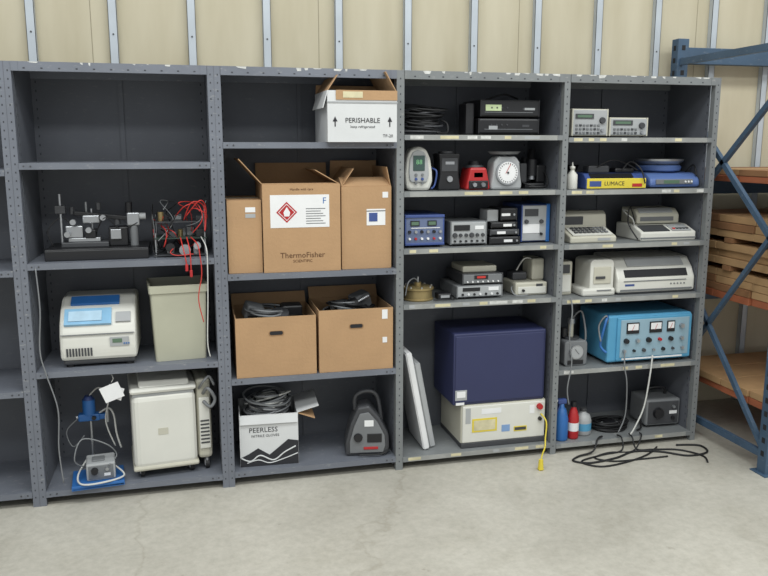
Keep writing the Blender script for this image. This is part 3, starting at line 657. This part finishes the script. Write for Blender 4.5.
b.box(-.12,.11,.0,.2,.012,.18,GREYM,.014);b.box(-.105,.095,-.004,.003,.025,.165,GREYD,.004);b.knob(-.04,.095,.035,BLACK,-.004,.02);b.knob(.06,.13,.01,SILV,-.004);b.knob(.06,.06,.012,BLACK,-.004);b.lab(.06,.095,.05,.02,WHITE,-.004)
b.tube([(-.06,.1,.175),(-.05,.1,.22),(.05,.1,.22),(.06,.1,.175)],.009,BLACK,8)
for x in(-.09,.09): b.cyl((x,.04,0),.014,.014,RUB)
b.tube([(-.11,.1,.06),(-.13,.04,.04),(-.16,-.02,.014),(-.2,-.05,.014)],.006,RUB);b.done()
b=B('tangled_cables',(3.23,.17,z));b.pile((0,0,0),.13,.09,.06,10,.006,RUB,77,.1);b.pile((.02,-.0,0),.09,.08,.03,4,.005,CABG,79,.1);b.box(-.02,.05,-.02,.05,0,.04,BLACK,.008);b.done()
b=B('extension_cord')
b.tube([(3.10,.02,.072),(3.05,-.02,.075),(3.0,-.06,.02),(2.9,-.08,.008),(2.84,-.13,.007),(2.92,-.18,.007),(3.1,-.15,.007),(3.25,-.09,.007),(3.4,-.13,.007),(3.52,-.22,.007),(3.66,-.2,.007),(3.68,-.1,.007),(3.55,-.06,.007)],.006,RUB)
b.tube([(3.2,.02,.072),(3.2,-.03,.072),(3.18,-.07,.012),(3.05,-.09,.007),(2.88,-.15,.007),(2.95,-.24,.007),(3.12,-.22,.007),(3.3,-.15,.007),(3.42,-.06,.007)],.005,RUB)
b.tube([(3.28,.02,.072),(3.27,-.03,.07),(3.28,-.07,.01),(3.38,-.09,.007),(3.52,-.13,.007),(3.6,-.24,.007),(3.57,-.33,.007)],.005,RUB)
b.tube([(3.35,.02,.072),(3.33,-.03,.07),(3.25,-.08,.007),(3.1,-.07,.007),(2.98,-.12,.007),(3.06,-.19,.007),(3.22,-.2,.007),(3.4,-.2,.007)],.0045,RUB)
b.done()
b=B('power_cord');b.tube([(3.2,-.006,.6),(3.2,-.02,.5),(3.22,-.02,.4),(3.24,.01,.2),(3.2,.01,.09)],.004,CABG);b.tube([(3.38,-.016,.56),(3.37,-.02,.45),(3.35,-.01,.25),(3.30,-.01,.13),(3.27,-.01,.08)],.005,CABW);b.done()
b=B('power_cord');b.tube([(2.84,-.012,.93),(2.85,-.02,.85),(2.84,-.02,.7),(2.86,-.02,.55),(2.84,-.02,.4),(2.86,-.01,.3)],.004,CABG);b.done()

# ---------------------------------------------------------------- pallet rack on the right
X=3.80
b=B('pallet_rack')
def upr(x,y,h):
    b.box(x-.038,x+.038,y-.035,y+.035,0,h,RBLUE,.004)
    b.box(x-.06,x+.06,y-.06,y+.06,0,.006,RBLUE)
    z=.1
    while z<h-.05:
        b.box(x-.012,x+.012,y-.0365,y-.034,z,z+.03,DARK); b.box(x-.0395,x-.037,y-.012,y+.012,z,z+.03,DARK); z+=.075
DECKS=(.30,.86,1.56)
for xx in(X,X+2.5):
    upr(xx,.53,2.42);upr(xx,-.52,2.42)
    def br(y0,z0,y1,z1):
        b.plate((xx-.012,y0,z0-.02),(xx-.012,y1,z1-.02),(0,0,.04),RBLUE,.024)
    br(.5,2.28,-.5,2.28);br(.5,1.22,-.5,2.17);br(.5,2.1,-.5,1.2);br(.5,.15,-.5,1.4);br(.5,1.2,-.5,.12);br(.5,.1,-.5,.1)
for z in DECKS:
    for y in(-.52,.53): b.box(X+.04,X+2.46,y-.025,y+.025,z-.1,z,RBLUE,.004)
b.box(X+.04,X+2.46,.505,.555,2.27,2.37,RBLUE,.004)
b.done()
for z,n,hb,seed in((1.56,2,.035,1),(.86,10,.042,2),(.30,2,.04,3)):
    b=B('lumber_stack',(X+.05,0,z+.001));rd=random.Random(seed)
    zz=0
    for k in range(n):
        o=rd.uniform(0,.03)
        mt=RUST if k==0 else rd.choice([WOOD,WOOD,WOODD])
        y=-.49
        while y<.44:
            wd_=.32 if n>3 else .24
            b.box(o+rd.uniform(0,.02),2.36,y,min(y+wd_-.006,.5),zz,zz+hb,mt if k==0 else rd.choice([mt,WOOD]),.003)
            y+=wd_
        zz+=hb+.002
        if n>3 and k in(3,6):
            for y in(-.4,0,.38): b.box(.02,2.3,y,y+.07,zz,zz+.03,WOODD,.002)
            zz+=.032
    b.done()

# ---------------------------------------------------------------- light, camera
def area(name,loc,sx,sy,e,rot=(0,0,0),col=(.97,1,.985)):
    l=bpy.data.lights.new(name,'AREA');l.shape='RECTANGLE';l.size=sx;l.size_y=sy;l.energy=e;l.color=col
    o=bpy.data.objects.new(name,l);S.collection.objects.link(o);o.location=loc;o.rotation_euler=rot
for k,(x,y) in enumerate(((-.8,-2.2),(2,-2.2),(4.8,-2.2),(-.8,-5),(2,-5),(4.8,-5))):
    area('ceiling_light',(x,y,4.8),2.4,1.0,76)
wd=bpy.data.worlds.new('World');S.world=wd;wd.use_nodes=True;wd.node_tree.nodes['Background'].inputs[0].default_value=(.95,.985,1,1);wd.node_tree.nodes['Background'].inputs[1].default_value=.62
cam=bpy.data.cameras.new('camera');co=bpy.data.objects.new('camera',cam);S.collection.objects.link(co);S.camera=co
cam.sensor_width=36;cam.lens=778.4*36/768
co.location=(.7897,-3.9223,1.7679);co.rotation_euler=(math.pi/2-.1808,0,-.2433)
